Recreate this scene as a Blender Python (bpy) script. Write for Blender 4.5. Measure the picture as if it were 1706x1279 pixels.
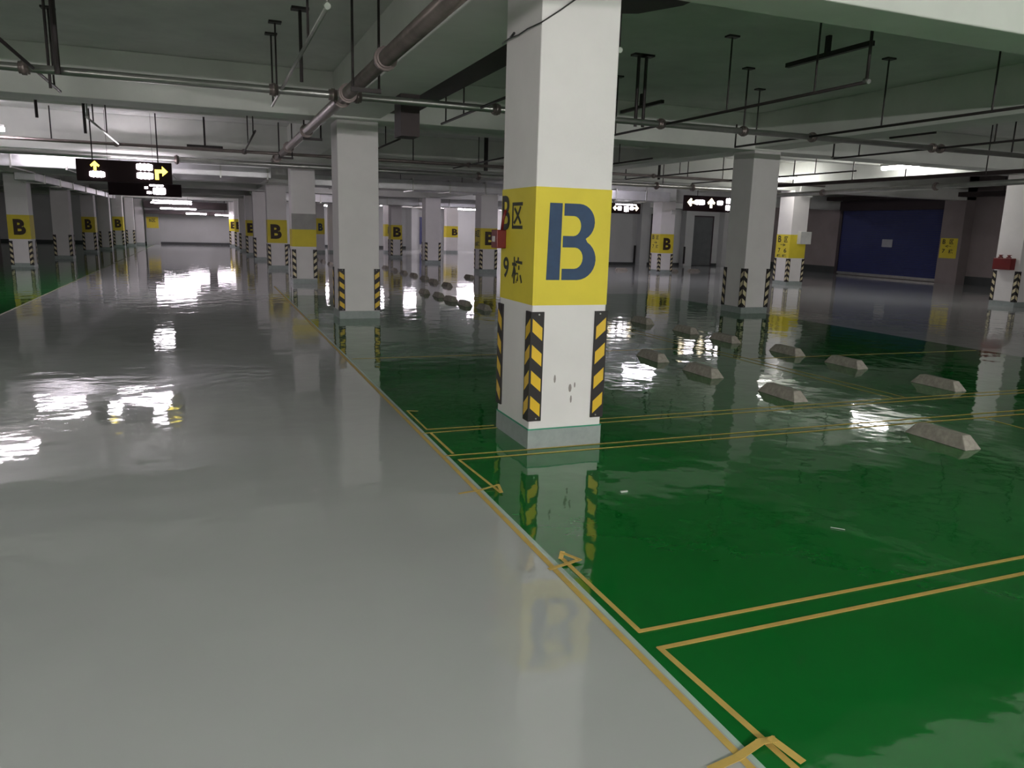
import bpy, math, random
from mathutils import Matrix, Vector
random.seed(7)
SC = bpy.context.scene
COL = SC.collection
for o in list(bpy.data.objects):
    bpy.data.objects.remove(o)

# ------------------------------------------------------------------ camera
YAW, PITCH, ROLL, FPX, EYE = 0.377366, 0.201123, -0.028265, 1267.589, 1.5
def cam_axes():
    f = Vector((math.sin(YAW) * math.cos(PITCH), math.cos(YAW) * math.cos(PITCH), -math.sin(PITCH)))
    r0 = Vector((math.cos(YAW), -math.sin(YAW), 0.0))
    d0 = f.cross(r0)
    r = r0 * math.cos(ROLL) + d0 * math.sin(ROLL)
    d = -r0 * math.sin(ROLL) + d0 * math.cos(ROLL)
    return r, d, f
cr, cd, cf = cam_axes()
cam_data = bpy.data.cameras.new('camera')
cam_data.sensor_fit = 'HORIZONTAL'
cam_data.sensor_width = 36.0
cam_data.lens = FPX / 1706.0 * 36.0
cam_data.clip_start = 0.05
cam_data.clip_end = 200
cam = bpy.data.objects.new('camera', cam_data)
m = Matrix.Identity(4)
for i in range(3):
    m[i][0] = cr[i]; m[i][1] = -cd[i]; m[i][2] = -cf[i]; m[i][3] = (0, 0, EYE)[i]
cam.matrix_world = m
COL.objects.link(cam)
SC.camera = cam

# ------------------------------------------------------------------ world, exposure
SC.view_settings.view_transform = 'Standard'
SC.view_settings.look = 'None'
SC.view_settings.gamma = 1.0
SC.view_settings.use_curve_mapping = False
SC.view_settings.exposure = 0.0
w = bpy.data.worlds.new('world')
SC.world = w
w.use_nodes = True
w.node_tree.nodes['Background'].inputs[0].default_value = (0.5, 0.55, 0.6, 1)
w.node_tree.nodes['Background'].inputs[1].default_value = 0.02

# lamp strengths (built as battens further down; several unseen ones are added for brightness)
E_NEAR, E_AISLE, E_RIGHT, E_MID, E_SIGN = 760.0, 40.0, 65.0, 120.0, 14.0
BATTENS = [  # x, y, z, axis, length, strength, tint, label
    (-1.5, -5.6, 2.60, 'x', 2.4, E_NEAR, (1, 0.955, 0.945), 'added unseen white batten light over the grey lane behind the camera'),  # added lamp out of view, brightens the near floor and pillar
    (-4.0, 6.5, 2.75, 'y', 2.4, 24, (1, 0.97, 0.93), 'added unseen white batten light left of the lane outside the picture'),  # added lamp out of view, brightens the ceiling from the side
    (8.5, -5.6, 2.60, 'x', 2.4, E_NEAR * 0.75, (1, 0.955, 0.945), 'added unseen white batten light behind the camera to the right'),  # added lamp out of view, lights the large plain pillar's front
]

# ------------------------------------------------------------------ materials
MATS = {}
def new_mat(name):
    mt = bpy.data.materials.new(name); mt.use_nodes = True
    nt = mt.node_tree
    return mt, nt, nt.nodes['Principled BSDF']
def mix(nt, a, b, fac):
    n = nt.nodes.new('ShaderNodeMix'); n.data_type = 'RGBA'
    n.inputs[6].default_value = (*a, 1); n.inputs[7].default_value = (*b, 1)
    nt.links.new(fac, n.inputs[0]); return n.outputs[2]
def noise(nt, scale, detail=4, rough=0.6, stretch=(1, 1, 1)):
    tc = nt.nodes.new('ShaderNodeTexCoord'); mp = nt.nodes.new('ShaderNodeMapping')
    mp.inputs['Scale'].default_value = stretch
    nt.links.new(tc.outputs['Object'], mp.inputs[0])
    n = nt.nodes.new('ShaderNodeTexNoise'); n.inputs['Scale'].default_value = scale
    n.inputs['Detail'].default_value = detail; n.inputs['Roughness'].default_value = rough
    nt.links.new(mp.outputs[0], n.inputs['Vector']); return n.outputs[0]
def ramp(nt, fac, lo, hi):
    r = nt.nodes.new('ShaderNodeMapRange'); r.inputs[1].default_value = lo; r.inputs[2].default_value = hi
    nt.links.new(fac, r.inputs[0]); return r.outputs[0]
def simple(name, col, rough=0.6, metal=0.0, var=0.12, scale=3.0, bump=0.0, bscale=40, spec=0.5):
    mt, nt, b = new_mat(name)
    dark = tuple(c * (1 - var) for c in col); lite = tuple(min(1, c * (1 + var)) for c in col)
    nt.links.new(mix(nt, dark, lite, ramp(nt, noise(nt, scale), 0.3, 0.7)), b.inputs['Base Color'])
    b.inputs['Roughness'].default_value = rough; b.inputs['Metallic'].default_value = metal
    b.inputs['Specular IOR Level'].default_value = spec
    if bump:
        bp = nt.nodes.new('ShaderNodeBump'); bp.inputs['Strength'].default_value = 1.0
        bp.inputs['Distance'].default_value = bump
        nt.links.new(noise(nt, bscale), bp.inputs['Height']); nt.links.new(bp.outputs[0], b.inputs['Normal'])
    MATS[name] = mt; return mt
def emit(name, col, strength, surf=None):
    mt, nt, b = new_mat(name)
    b.inputs['Base Color'].default_value = (*(surf or col), 1)
    b.inputs['Emission Color'].default_value = (*col, 1)
    b.inputs['Emission Strength'].default_value = strength
    MATS[name] = mt; return mt
def epoxy(name, a, b_):
    mt, nt, b = new_mat(name)
    nt.links.new(mix(nt, a, b_, ramp(nt, noise(nt, 0.55, 3, 0.55), 0.3, 0.7)), b.inputs['Base Color'])
    b.inputs['Roughness'].default_value = 0.045
    b.inputs['IOR'].default_value = 1.55
    # self-levelling epoxy: long shallow waves plus fine orange peel
    b1 = nt.nodes.new('ShaderNodeBump'); b1.inputs['Strength'].default_value = 1; b1.inputs['Distance'].default_value = 0.0047
    nt.links.new(noise(nt, 2.8, 2.0, 0.5), b1.inputs['Height'])
    b2 = nt.nodes.new('ShaderNodeBump'); b2.inputs['Strength'].default_value = 1; b2.inputs['Distance'].default_value = 0.00022
    nt.links.new(noise(nt, 22, 2, 0.5), b2.inputs['Height'])
    nt.links.new(b1.outputs[0], b2.inputs['Normal'])
    nt.links.new(b2.outputs[0], b.inputs['Normal'])
    MATS[name] = mt; return mt

GREY = epoxy('grey_epoxy', (0.47, 0.48, 0.48), (0.52, 0.53, 0.53))
GREEN = epoxy('green_epoxy', (0.005, 0.150, 0.020), (0.007, 0.175, 0.028))
PAINT = simple('white_paint', (0.81, 0.78, 0.775), 0.7, var=0.04, scale=2.0, bump=0.0006, bscale=60)
CEIL = simple('ceiling_paint', (0.70, 0.71, 0.68), 0.85, var=0.10, scale=1.4)
BEAM = simple('beam_paint', (0.76, 0.77, 0.73), 0.85, var=0.07, scale=1.2)
WALL = simple('wall_paint', (0.52, 0.53, 0.52), 0.8, var=0.05, scale=1.0)
ROSY = simple('rosy_wall_paint', (0.28, 0.235, 0.235), 0.85, var=0.12, scale=0.9)  # darker, pinkish wall tone with slight variation
SKIRT = simple('dark_skirting_paint', (0.05, 0.055, 0.055), 0.5)
PLINTH = simple('grey_plinth_paint', (0.33, 0.37, 0.36), 0.4, var=0.1, scale=14)
GLINE = simple('green_line_paint', (0.03, 0.30, 0.17), 0.5)
YEL = simple('yellow_paint', (0.76, 0.62, 0.045), 0.6, var=0.05)
NAVY = simple('navy_paint', (0.022, 0.055, 0.125), 0.6, var=0.15, scale=12)
BROWN = simple('dark_brown_paint', (0.035, 0.018, 0.010), 0.6)
INK = simple('black_stencil_paint', (0.030, 0.032, 0.015), 0.6)
RUB = simple('black_rubber', (0.018, 0.014, 0.015), 0.55)
YREF = simple('yellow_reflective', (0.78, 0.50, 0.03), 0.35, var=0.05)
PREF = simple('glare_paled_yellow', (0.70, 0.62, 0.40), 0.35, var=0.08)  # yellow stripes paled in the colour itself for the light they return
TAPE = simple('yellow_masking_tape', (0.62, 0.42, 0.11), 0.6, var=0.1, scale=10)
PALE = simple('pale_edge_paint', (0.45, 0.58, 0.53), 0.4)
CONC = simple('raw_concrete', (0.36, 0.325, 0.285), 0.9, var=0.25, scale=18, bump=0.002, bscale=60)
STEEL = simple('galvanised_pipe', (0.42, 0.42, 0.40), 0.32, 0.85, var=0.12, scale=6)
RPIPE = simple('brownish_pipe', (0.23, 0.19, 0.18), 0.38, 0.6, var=0.2, scale=5)
DSTEEL = simple('dark_steel', (0.035, 0.028, 0.028), 0.5, 0.3)
DUCT = simple('galvanised_duct', (0.55, 0.55, 0.56), 0.38, 0.7, var=0.14, scale=1.5, bump=0.004, bscale=5)
TRAY = simple('dark_cable_tray', (0.045, 0.032, 0.032), 0.6, 0.2)
SIGN = simple('sign_face', (0.013, 0.005, 0.006), 0.7, spec=0.2)
BLUE = simple('blue_shutter_paint', (0.045, 0.055, 0.18), 0.45, var=0.1)
DARKFR = simple('dark_door_frame', (0.05, 0.035, 0.04), 0.6)
DOORG = simple('grey_door_paint', (0.13, 0.14, 0.14), 0.6)
RED = simple('red_enamel', (0.16, 0.012, 0.012), 0.4)
WHITE = simple('white_plastic', (0.62, 0.62, 0.60), 0.5)
PAPER = simple('white_paper', (0.45, 0.45, 0.5), 0.8)
BLK = simple('black_plastic', (0.02, 0.02, 0.02), 0.5)
GYEL = emit('glow_yellow', (1.0, 0.80, 0.12), 3.2)
GWHT = emit('glow_white', (1.0, 0.93, 1.0), E_SIGN)
GWRM = emit('glow_warm_white', (1.0, 0.86, 0.62), 4.5)

# ------------------------------------------------------------------ mesh helpers
class MB:
    def __init__(s): s.v = []; s.f = []; s.m = []
    def poly(s, pts, mi=0):
        n = len(s.v); s.v += [tuple(p) for p in pts]; s.f.append(tuple(range(n, n + len(pts)))); s.m.append(mi)
    def box(s, x0, x1, y0, y1, z0, z1, mi=0):
        n = len(s.v)
        s.v += [(x, y, z) for z in (z0, z1) for y in (y0, y1) for x in (x0, x1)]
        for f in ((0, 2, 3, 1), (4, 5, 7, 6), (0, 1, 5, 4), (2, 6, 7, 3), (0, 4, 6, 2), (1, 3, 7, 5)):
            s.f.append(tuple(n + i for i in f)); s.m.append(mi)
        return s
    def hexa(s, bot, top, mi=0):          # 4 bottom points (ccw seen from above) and 4 top points
        n = len(s.v); s.v += [tuple(p) for p in bot] + [tuple(p) for p in top]
        for f in ((3, 2, 1, 0), (4, 5, 6, 7), (0, 1, 5, 4), (1, 2, 6, 5), (2, 3, 7, 6), (3, 0, 4, 7)):
            s.f.append(tuple(n + i for i in f)); s.m.append(mi)
        return s
    def tube(s, pts, r, n=12, mi=0, caps=True):
        pts = [Vector(p) for p in pts]; rings = []
        for i, p in enumerate(pts):
            if i == 0: d = pts[1] - p
            elif i == len(pts) - 1: d = p - pts[i - 1]
            else: d = (pts[i + 1] - p).normalized() + (p - pts[i - 1]).normalized()
            d.normalize()
            up = Vector((0, 0, 1)) if abs(d.z) < 0.9 else Vector((1, 0, 0))
            a = d.cross(up).normalized(); b = a.cross(d)
            k = len(s.v); rings.append(k)
            for j in range(n):
                t = 2 * math.pi * j / n
                s.v.append(tuple(p + a * math.cos(t) * r + b * math.sin(t) * r))
        for k0, k1 in zip(rings, rings[1:]):
            for j in range(n):
                s.f.append((k0 + j, k0 + (j + 1) % n, k1 + (j + 1) % n, k1 + j)); s.m.append(mi)
        if caps:
            s.f.append(tuple(rings[0] + j for j in reversed(range(n)))); s.m.append(mi)
            s.f.append(tuple(rings[-1] + j for j in range(n))); s.m.append(mi)
        return s
    def extrude(s, outline, fn, t=0.002, mi=0):   # 2-D outline -> solid through fn(u, v, w)
        n = len(s.v); k = len(outline)
        s.v += [tuple(fn(u, v, 0)) for u, v in outline] + [tuple(fn(u, v, t)) for u, v in outline]
        s.f.append(tuple(n + k + i for i in range(k))); s.m.append(mi)
        s.f.append(tuple(n + i for i in reversed(range(k)))); s.m.append(mi)
        for i in range(k):
            j = (i + 1) % k; s.f.append((n + i, n + j, n + k + j, n + k + i)); s.m.append(mi)
        return s
    def mesh(s, name, mats, org=(0, 0, 0), smooth=False):
        me = bpy.data.meshes.new(name)
        me.from_pydata([(a - org[0], b - org[1], c - org[2]) for a, b, c in s.v], [], s.f)
        for mt in (mats if isinstance(mats, (list, tuple)) else [mats]): me.materials.append(mt)
        for p, mi in zip(me.polygons, s.m): p.material_index = mi
        if smooth:
            for p in me.polygons: p.use_smooth = len(p.vertices) == 4
        me.update(); return me
def world_org(o):
    x = Vector((0, 0, 0))
    while o is not None: x = x + o.location; o = o.parent
    return x
def obj(name, mb, mats, parent=None, org=None, smooth=False, bevel=0.0):
    """org: where the object's own origin sits in the world (defaults to its parent's)."""
    po = world_org(parent) if parent is not None else Vector((0, 0, 0))
    og = Vector(org) if org is not None else po
    o = bpy.data.objects.new(name, mb.mesh(name, mats, og, smooth)); COL.objects.link(o)
    o.parent = parent; o.location = og - po
    if bevel:
        b = o.modifiers.new('bevel', 'BEVEL'); b.width = bevel; b.segments = 2; b.limit_method = 'ANGLE'
    return o
def tag(o, label, cat, group=None, kind=None):
    if label: o['label'] = label
    if cat: o['category'] = cat
    if group: o['group'] = group
    if kind: o['kind'] = kind
    return o
def thing(name, label, cat, loc, group=None):
    o = bpy.data.objects.new(name, None); COL.objects.link(o); o.location = loc
    o.empty_display_size = 0.2
    return tag(o, label, cat, group)
def struct(name, mb, mats, bevel=0.0, **k):
    o = obj(name, mb, mats, bevel=bevel, **k); o['kind'] = 'structure'; return o

def text_mesh(body, bold=0.0):
    cu = bpy.data.curves.new('t', 'FONT'); cu.body = body; cu.size = 1; cu.extrude = 0.0; cu.offset = bold
    cu.align_x = 'CENTER'; cu.resolution_u = 4
    ob = bpy.data.objects.new('t', cu); COL.objects.link(ob)
    bpy.context.view_layer.update()
    me = bpy.data.meshes.new_from_object(ob.evaluated_get(bpy.context.evaluated_depsgraph_get()))
    vs = [tuple(v.co) for v in me.vertices]; fs = [tuple(p.vertices) for p in me.polygons]
    bpy.data.objects.remove(ob); bpy.data.curves.remove(cu); bpy.data.meshes.remove(me)
    return vs, fs
TCACHE = {}
def glyphs(mb, body, box, fn, mi=0, bold=0.02):
    """fit text into box (u0, v0, u1, v1) and map it with fn(u, v, w)"""
    key = (body, bold)
    if key not in TCACHE: TCACHE[key] = text_mesh(body, bold)
    vs, fs = TCACHE[key]
    if not vs: return mb
    xs = [v[0] for v in vs]; ys = [v[1] for v in vs]
    x0, x1, y0, y1 = min(xs), max(xs), min(ys), max(ys)
    n = len(mb.v)
    for x, y, _ in vs:
        mb.v.append(tuple(fn(box[0] + (x - x0) / (x1 - x0) * (box[2] - box[0]), box[1] + (y - y0) / (y1 - y0) * (box[3] - box[1]), 0.0035)))
    for f in fs: mb.f.append(tuple(n + i for i in f)); mb.m.append(mi)
    return mb
def front_fn(x0, y0): return lambda u, v, w: (x0 + u, y0 - w, v)          # a face looking towards -y
def left_fn(x0, y1): return lambda u, v, w: (x0 - w, y1 - u, v)           # a face looking towards -x

# ------------------------------------------------------------------ setting
CZ = 3.72
XL, XR, YB, YF = -11.0, 24.9, -12.0, 51.2
f = MB()
def fl(x0, x1, y0, y1, mi): f.poly([(x0, y0, 0), (x1, y0, 0), (x1, y1, 0), (x0, y1, 0)], mi)
fl(-3.02, 1.40, YB, YF, 0); fl(1.40, 1.42, YB, 19.0, 2); fl(1.42, 10.1, YB, 16.6, 1); fl(1.42, 10.1, 16.6, 19.0, 0)
fl(1.40, 10.1, 19.0, YF, 0); fl(10.1, XR, YB, YF, 0); fl(XL, -3.02, YB, YF, 1)
struct('floor', f, [GREY, GREEN, PALE])
struct('ceiling', MB().box(XL, XR, YB, YF, CZ, CZ + 0.2), CEIL)
struct('wall_left', MB().box(XL - 0.2, XL, YB, YF, 0, CZ), ROSY)
struct('wall_rear', MB().box(XL, XR, YB - 0.2, YB, 0, CZ), WALL)
struct('wall_right', MB().box(XR, XR + 0.2, YB, 31.5, 0, CZ), ROSY)
struct('wall_far', MB().box(XL, 17.0, YF, YF + 0.2, 0, CZ).box(-3.5, -2.75, YF - 0.35, YF, 0, CZ).box(12.3, 12.7, YF - 1.6, YF, 0, CZ).box(14.9, 17.0, 49.0, YF, 0, CZ), WALL)
wbr = MB().box(17.0, XR, 31.5, 31.7, 0, CZ).box(17.0, 17.2, 31.7, YF, 0, CZ)
for a, b in ((18.5, 18.9), (20.9, 21.35), (23.05, 23.5)): wbr.box(a, b, 31.1, 31.5, 0, CZ)
struct('wall_back', wbr, WALL)
struct('baseboard_far', MB().box(XL, -3.5, YF - 0.02, YF, 0, 0.14).box(-2.75, 12.3, YF - 0.02, YF, 0, 0.14), SKIRT)
struct('baseboard_back', MB().box(17.0, XR, 31.47, 31.5, 0, 0.12), SKIRT)
struct('baseboard_right', MB().box(XR - 0.02, XR, 25.6, 31.5, 0, 0.3).box(XR - 0.02, XR, 10.0, 19.6, 0, 0.3), SKIRT)
struct('wall_pier', MB().box(24.45, XR, 19.5, 20.35, 0, CZ), ROSY)

# beams: across the lane (x) and along it (y); they hang lower in the far bays
n = 1
def trim(mb, mat=BEAM):
    global n
    o = struct('trim_%d' % n, mb, mat, bevel=0.012); n += 1; return o
XROWS = [(4.5, 4.97, 3.10), (12.2, 12.8, 3.07), (19.5, 20.05, 2.90), (25.6, 26.2, 2.66), (31.2, 31.8, 2.64), (37.1, 37.6, 2.62), (41.6, 42.1, 2.60), (46.0, 46.5, 2.58)]
for y0, y1, z in XROWS: trim(MB().box(XL, XR, y0, y1, z, CZ))
YROWS = [(-5.45, -4.85), (1.83, 2.54), (9.6, 10.2), (16.85, 17.45)]
for x0, x1 in YROWS:
    trim(MB().box(x0, x1, YB, 25.0, 3.102, CZ))
for x0, x1 in ((-5.1, -4.6), (1.75, 2.3), (8.5, 9.1), (15.7, 16.3)):
    trim(MB().box(x0, x1, 25.0, YF if x0 < 10 else 31.1, 2.68, CZ))
# secondary beams in the lane ceiling between the pillar rows
for y0, z in ((16.0, 3.42), (22.8, 3.35), (8.5, 3.45)):
    if y0 != 8.5: trim(MB().box(XL, XR, y0, y0 + 0.3, z, CZ))

# blue roller shutter in the right wall
d1 = thing('door_1', None, None, (XR, 23.0, 0)); d1['kind'] = 'structure'
s = MB()
zz = 0.12
while zz < 2.62:
    s.hexa([(XR - 0.05, 20.62, zz), (XR - 0.02, 20.62, zz), (XR - 0.02, 25.45, zz), (XR - 0.05, 25.45, zz)],
           [(XR - 0.075, 20.62, zz + 0.075), (XR - 0.02, 20.62, zz + 0.075), (XR - 0.02, 25.45, zz + 0.075), (XR - 0.075, 25.45, zz + 0.075)])
    zz += 0.08
obj('shutter', s, BLUE, d1)
obj('bottom_rail', MB().box(XR - 0.09, XR - 0.01, 20.62, 25.45, 0.02, 0.12), STEEL, d1)
obj('door_frame', MB().box(XR - 0.10, XR, 20.42, 20.62, 0, 2.95).box(XR - 0.10, XR, 25.45, 25.6, 0, 2.95).box(XR - 0.14, XR, 20.42, 25.6, 2.62, 3.0), DARKFR, d1)
for k, (a, b) in enumerate(((19.25, 20.25), (21.5, 22.7))):
    d = thing('door_%d' % (k + 2), None, None, (a, 31.5, 0)); d['kind'] = 'structure'
    obj('door_leaf', MB().box(a + .06, b - .06, 31.44, 31.5, 0.02, 2.3), DOORG, d)
    obj('door_frame', MB().box(a, a + .06, 31.42, 31.5, 0, 2.36).box(b - .06, b, 31.42, 31.5, 0, 2.36).box(a, b, 31.42, 31.5, 2.3, 2.36), DARKFR, d)

# ------------------------------------------------------------------ pillars
def guard(cx, cy, sx, sy, z0, z1, w=0.085, t=0.012):
    mb = MB()
    bx = lambda a, b: (min(a, b), max(a, b))
    xa, xb = bx(cx + sx * t, cx - sx * w); ya, yb = bx(cy, cy + sy * t)
    mb.box(xa, xb, ya, yb, z0, z1)
    xa, xb = bx(cx, cx + sx * t); ya, yb = bx(cy, cy - sy * w)
    mb.box(xa, xb, ya, yb, z0, z1)
    H = z1 - z0; p = (H - 0.05) / 4; hh = 0.50 * p; dr = 0.36 * p
    for i in range(4):
        z = z0 + 0.03 + p * i + dr
        u0, u1 = 0.006, w - 0.006
        for side in (0, 1):
            def fn(u, v, ww):
                if side == 0: return (cx + sx * (0.006) - sx * u, cy + sy * (t + ww), v)
                return (cx + sx * (t + ww), cy + sy * 0.006 - sy * u, v)
            mb.extrude([(u0, z), (u1, z - dr), (u1, z - dr + hh), (u0, z + hh)], fn, 0.0015, 1)
    for z in (z0 + 0.018, z1 - 0.018):
        mb.tube([(cx - sx * w * .55, cy + sy * t, z), (cx - sx * w * .55, cy + sy * (t + .003), z)], 0.006, 8, 2)
    return mb
def arc(cx, cy, rx, ry, a0, a1, k=10):
    return [(cx + rx * math.cos(math.radians(a0 + (a1 - a0) * i / k)), cy + ry * math.sin(math.radians(a0 + (a1 - a0) * i / k))) for i in range(k + 1)]
def stencil_b(mb, box, fn, mi=0):
    S = lambda pts: [(box[0] + u * (box[2] - box[0]), box[1] + v * (box[3] - box[1])) for u, v in pts]
    mb.extrude(S([(0, 0), (0.27, 0), (0.28, 1), (0.03, 1)]), fn, 0.0015, mi)
    out = [(0.32, 1.0), (0.62, 1.0)] + arc(0.62, 0.76, 0.33, 0.24, 88, -62, 12) + arc(0.62, 0.27, 0.38, 0.27, 60, -88, 12) + \
          [(0.62, 0.0), (0.31, 0.0), (0.31, 0.15), (0.56, 0.15)] + arc(0.56, 0.29, 0.17, 0.14, -88, 88, 10) + \
          [(0.31, 0.43), (0.31, 0.58), (0.52, 0.58)] + arc(0.52, 0.71, 0.15, 0.13, -88, 88, 10) + [(0.32, 0.84)]
    mb.extrude(S(out), fn, 0.0015, mi)

def pillar(x0, y0, w, d, top, label, band=None, big=None, guards=(0.12, 0.86), sty=PREF, left=None, letter=BROWN, plinth=0.12, group=None, corners=((-1, -1), (1, -1), (-1, 1), (1, 1)), blank=None):
    t = thing('concrete_pillar', label, 'pillar', (x0 + w / 2, y0 + d / 2, 0), group)
    obj('shaft', MB().box(x0, x0 + w, y0, y0 + d, plinth, top), PAINT, t, bevel=0.008)
    e = 0.006
    obj('plinth', MB().box(x0 - e, x0 + w + e, y0 - e, y0 + d + e, 0, plinth), PLINTH, t)
    if band:
        b = 0.002
        obj('yellow_band', MB().box(x0 - b, x0 + w + b, y0 - b, y0 + d + b, band[0], band[1]), YEL, t)
    if big:
        m_ = MB(); glyphs(m_, 'B', (big[0], big[1], big[2], big[3]), front_fn(0, y0 - 0.001), bold=0.045)
        obj('painted_letter', m_, letter, t)
    if left:
        m_ = MB()
        for body, bb in left:
            glyphs(m_, body, bb, left_fn(x0 - 0.001, y0 + d), bold=0.02)
        obj('stencilled_text', m_, INK, t)
    if guards:
        for sx, sy in corners:
            g = guard(x0 + (w if sx > 0 else 0), y0 + (d if sy > 0 else 0), sx, sy, guards[0], guards[1])
            obj('corner_guard', g, [RUB, sty, STEEL], t)
    return t

# the near pillar
P0 = pillar(1.995, 4.70, 0.555, 0.62, 3.10, 'white square pillar nearest the camera with a yellow band and big navy stencilled B',
            band=(1.0, 1.775), guards=(0.20, 0.957), sty=YREF, plinth=0.135,
            left=[('B', (0.01, 1.49, 0.17, 1.73)), ('区', (0.21, 1.50, 0.41, 1.68)), ('9', (0.06, 1.15, 0.17, 1.30)), ('栋', (0.23, 1.12, 0.43, 1.31))])
m_ = MB(); stencil_b(m_, (2.085, 1.17, 2.45, 1.675), front_fn(0, 4.698))
o = obj('painted_letter', m_, NAVY, P0); o['label'] = 'navy stencilled letter B with a vertical gap'
obj('green_line', MB().box(1.987, 2.558, 4.692, 5.328, 0.135, 0.143), GLINE, P0)
for sx_, sz_, sw_, sh_ in ((2.30, 0.42, 0.012, 0.03), (2.335, 0.44, 0.006, 0.02), (2.31, 0.34, 0.007, 0.028), (2.18, 0.49, 0.008, 0.03)):
    obj('scuff_mark', MB().extrude([(sx_ + sw_ * math.cos(a_ * .785), sz_ + sh_ * math.sin(a_ * .785)) for a_ in range(8)], front_fn(0, 4.6995), 0.0006), simple('scuff', (0.33, 0.29, 0.28), 0.8) if 'scuff' not in MATS else MATS['scuff'], P0)
# the red alarm box with its stem on the left face
t = thing('fire_alarm_box', 'small red alarm box with white label fixed on the near pillar side', 'alarm box', (1.995, 5.27, 1.36))
obj('housing', MB().box(1.92, 1.993, 5.22, 5.34, 1.36, 1.49), RED, t, bevel=0.006)
obj('conduit', MB().tube([(1.965, 5.24, 1.49), (1.965, 5.22, 1.56), (1.975, 5.20, 1.63)], 0.011, 8), RED, t, smooth=True)
obj('label_plate', MB().box(1.917, 1.92, 5.26, 5.31, 1.405, 1.445), WHITE, t)
# thin cable slung over the near pillar
tag(obj('cable', MB().tube([(1.98, 5.36, 2.77), (1.975, 5.22, 2.775), (1.98, 5.05, 2.765), (1.98, 4.90, 2.77), (1.985, 4.69, 2.762), (2.10, 4.685, 2.84), (2.21, 4.685, 2.92), (2.35, 4.685, 3.03), (2.42, 4.685, 3.08)], 0.0045, 8)
        .tube([(1.974, 5.19, 2.775), (1.974, 5.12, 2.79)], 0.008, 8), BLK, smooth=True), 'thin black cable slung across the top of the near white pillar', 'cable')

pillar(1.90, 12.4, 0.64, 0.62, 3.07, 'plain white pillar just beyond the near B pillar, beside the lane', guards=(0.13, 0.80), sty=YREF)
P2 = pillar(1.90, 19.8, 0.58, 0.6, 2.9, 'white pillar with a blank yellow band and no letter, right of the lane', band=(0.92, 1.34), guards=(0.14, 0.85))
obj('grey_sheet', MB().box(1.895, 2.485, 19.785, 19.797, 1.34, 1.72), simple('dull_grey_sheet', (0.36, 0.35, 0.34), 0.8), P2)
pillar(1.74, 26.0, 0.60, 0.6, 2.66, 'white pillar with brown B on yellow, first beyond the blank banded pillar', band=(0.84, 1.57), big=(1.83, 0.97, 2.17, 1.43), guards=(0.12, 0.80))
pillar(1.62, 32.0, 0.56, 0.6, 2.64, 'bare white pillar just left behind the B pillar at the lane edge', guards=(0.10, 0.88))
pillar(1.52, 36.5, 0.56, 0.6, 2.62, 'white pillar half hidden behind the bare one, its B cut off', band=(0.86, 1.55), big=(1.58, 1.0, 1.96, 1.42), guards=(0.1, 0.86))
pillar(1.42, 41.6, 0.54, 0.6, 2.6, 'bare striped-corner pillar on the right of the lane, third from the far wall', guards=(0.1, 0.9))
pillar(1.32, 45.6, 0.54, 0.6, 2.58, 'small white pillar with yellow band, second from far end of lane right side', band=(0.9, 1.6), big=(1.4, 1.05, 1.75, 1.45), guards=(0.1, 0.9))
pillar(1.12, 49.0, 0.54, 0.6, 2.58, 'last white pillar right of the lane by the far wall', band=(0.9, 1.6), big=(1.2, 1.05, 1.55, 1.45), guards=(0.1, 0.9))
# left row
pillar(-5.42, 26.2, 0.56, 0.6, 2.66, 'white pillar with brown B at the left edge of the picture', band=(0.81, 1.50), big=(-5.28, 0.93, -4.97, 1.38), guards=(0.06, 0.76))
pillar(-5.16, 31.5, 0.56, 0.6, 2.64, 'plain white pillar right of the leftmost B pillar', guards=(0.1, 0.85))
pillar(-5.02, 37.3, 0.50, 0.6, 2.62, 'second lettered pillar in the left row with dim yellow band', band=(0.85, 1.5), big=(-4.9, 0.97, -4.64, 1.4), guards=(0.1, 0.85))
pillar(-4.82, 41.0, 0.48, 0.6, 2.6, 'plain greyish pillar between two lettered pillars in the left row', guards=(0.1, 0.85))
pillar(-4.60, 44.6, 0.48, 0.6, 2.6, 'third lettered pillar in the left row, small and far', band=(0.85, 1.55), big=(-4.5, 1.0, -4.2, 1.42), guards=(0.1, 0.85))
pillar(-4.25, 47.3, 0.42, 0.5, 2.58, 'plain far pillar beyond the third lettered one in the left row', guards=(0.1, 0.85))
pillar(-3.95, 49.6, 0.42, 0.5, 2.58, 'last slim pillar of the left row before the far wall', guards=None)
# middle rows
R1 = pillar(9.60, 12.2, 0.61, 0.62, 3.07, 'large plain white pillar right of the near B pillar', guards=(0.12, 0.87))
pillar(8.95, 19.5, 0.6, 0.6, 2.9, 'white pillar standing hidden behind the near B pillar', band=(0.85, 1.55), big=(9.05, 0.97, 9.4, 1.43))
pillar(8.50, 24.7, 0.60, 0.6, 2.66, 'shaded pillar with B just left of the near pillar', band=(0.80, 1.49), big=(8.66, 0.93, 9.02, 1.38), guards=(0.12, 0.78), left=[('B区', (0.08, 1.2, 0.5, 1.42)), ('8栋', (0.08, 0.88, 0.5, 1.05))])
pillar(8.28, 31.0, 0.64, 0.6, 2.64, 'bare white pillar in the middle between two lettered pillars', guards=(0.1, 0.85))
pillar(7.95, 36.0, 0.52, 0.6, 2.62, 'thin grey lettered pillar right of the plain white one beside the lane', band=(0.85, 1.52), big=(8.05, 0.97, 8.42, 1.43), guards=(0.1, 0.85))
pillar(9.05, 42.5, 0.5, 0.5, 2.6, 'brightly lit far pillar tucked right behind the thin grey B pillar', band=(0.9, 1.55), big=(9.2, 1.05, 9.5, 1.42), letter=NAVY, guards=None)
pillar(12.55, 47.0, 0.55, 0.5, 2.58, 'overlit white far pillar left of the bare middle pillar', guards=None)
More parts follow.
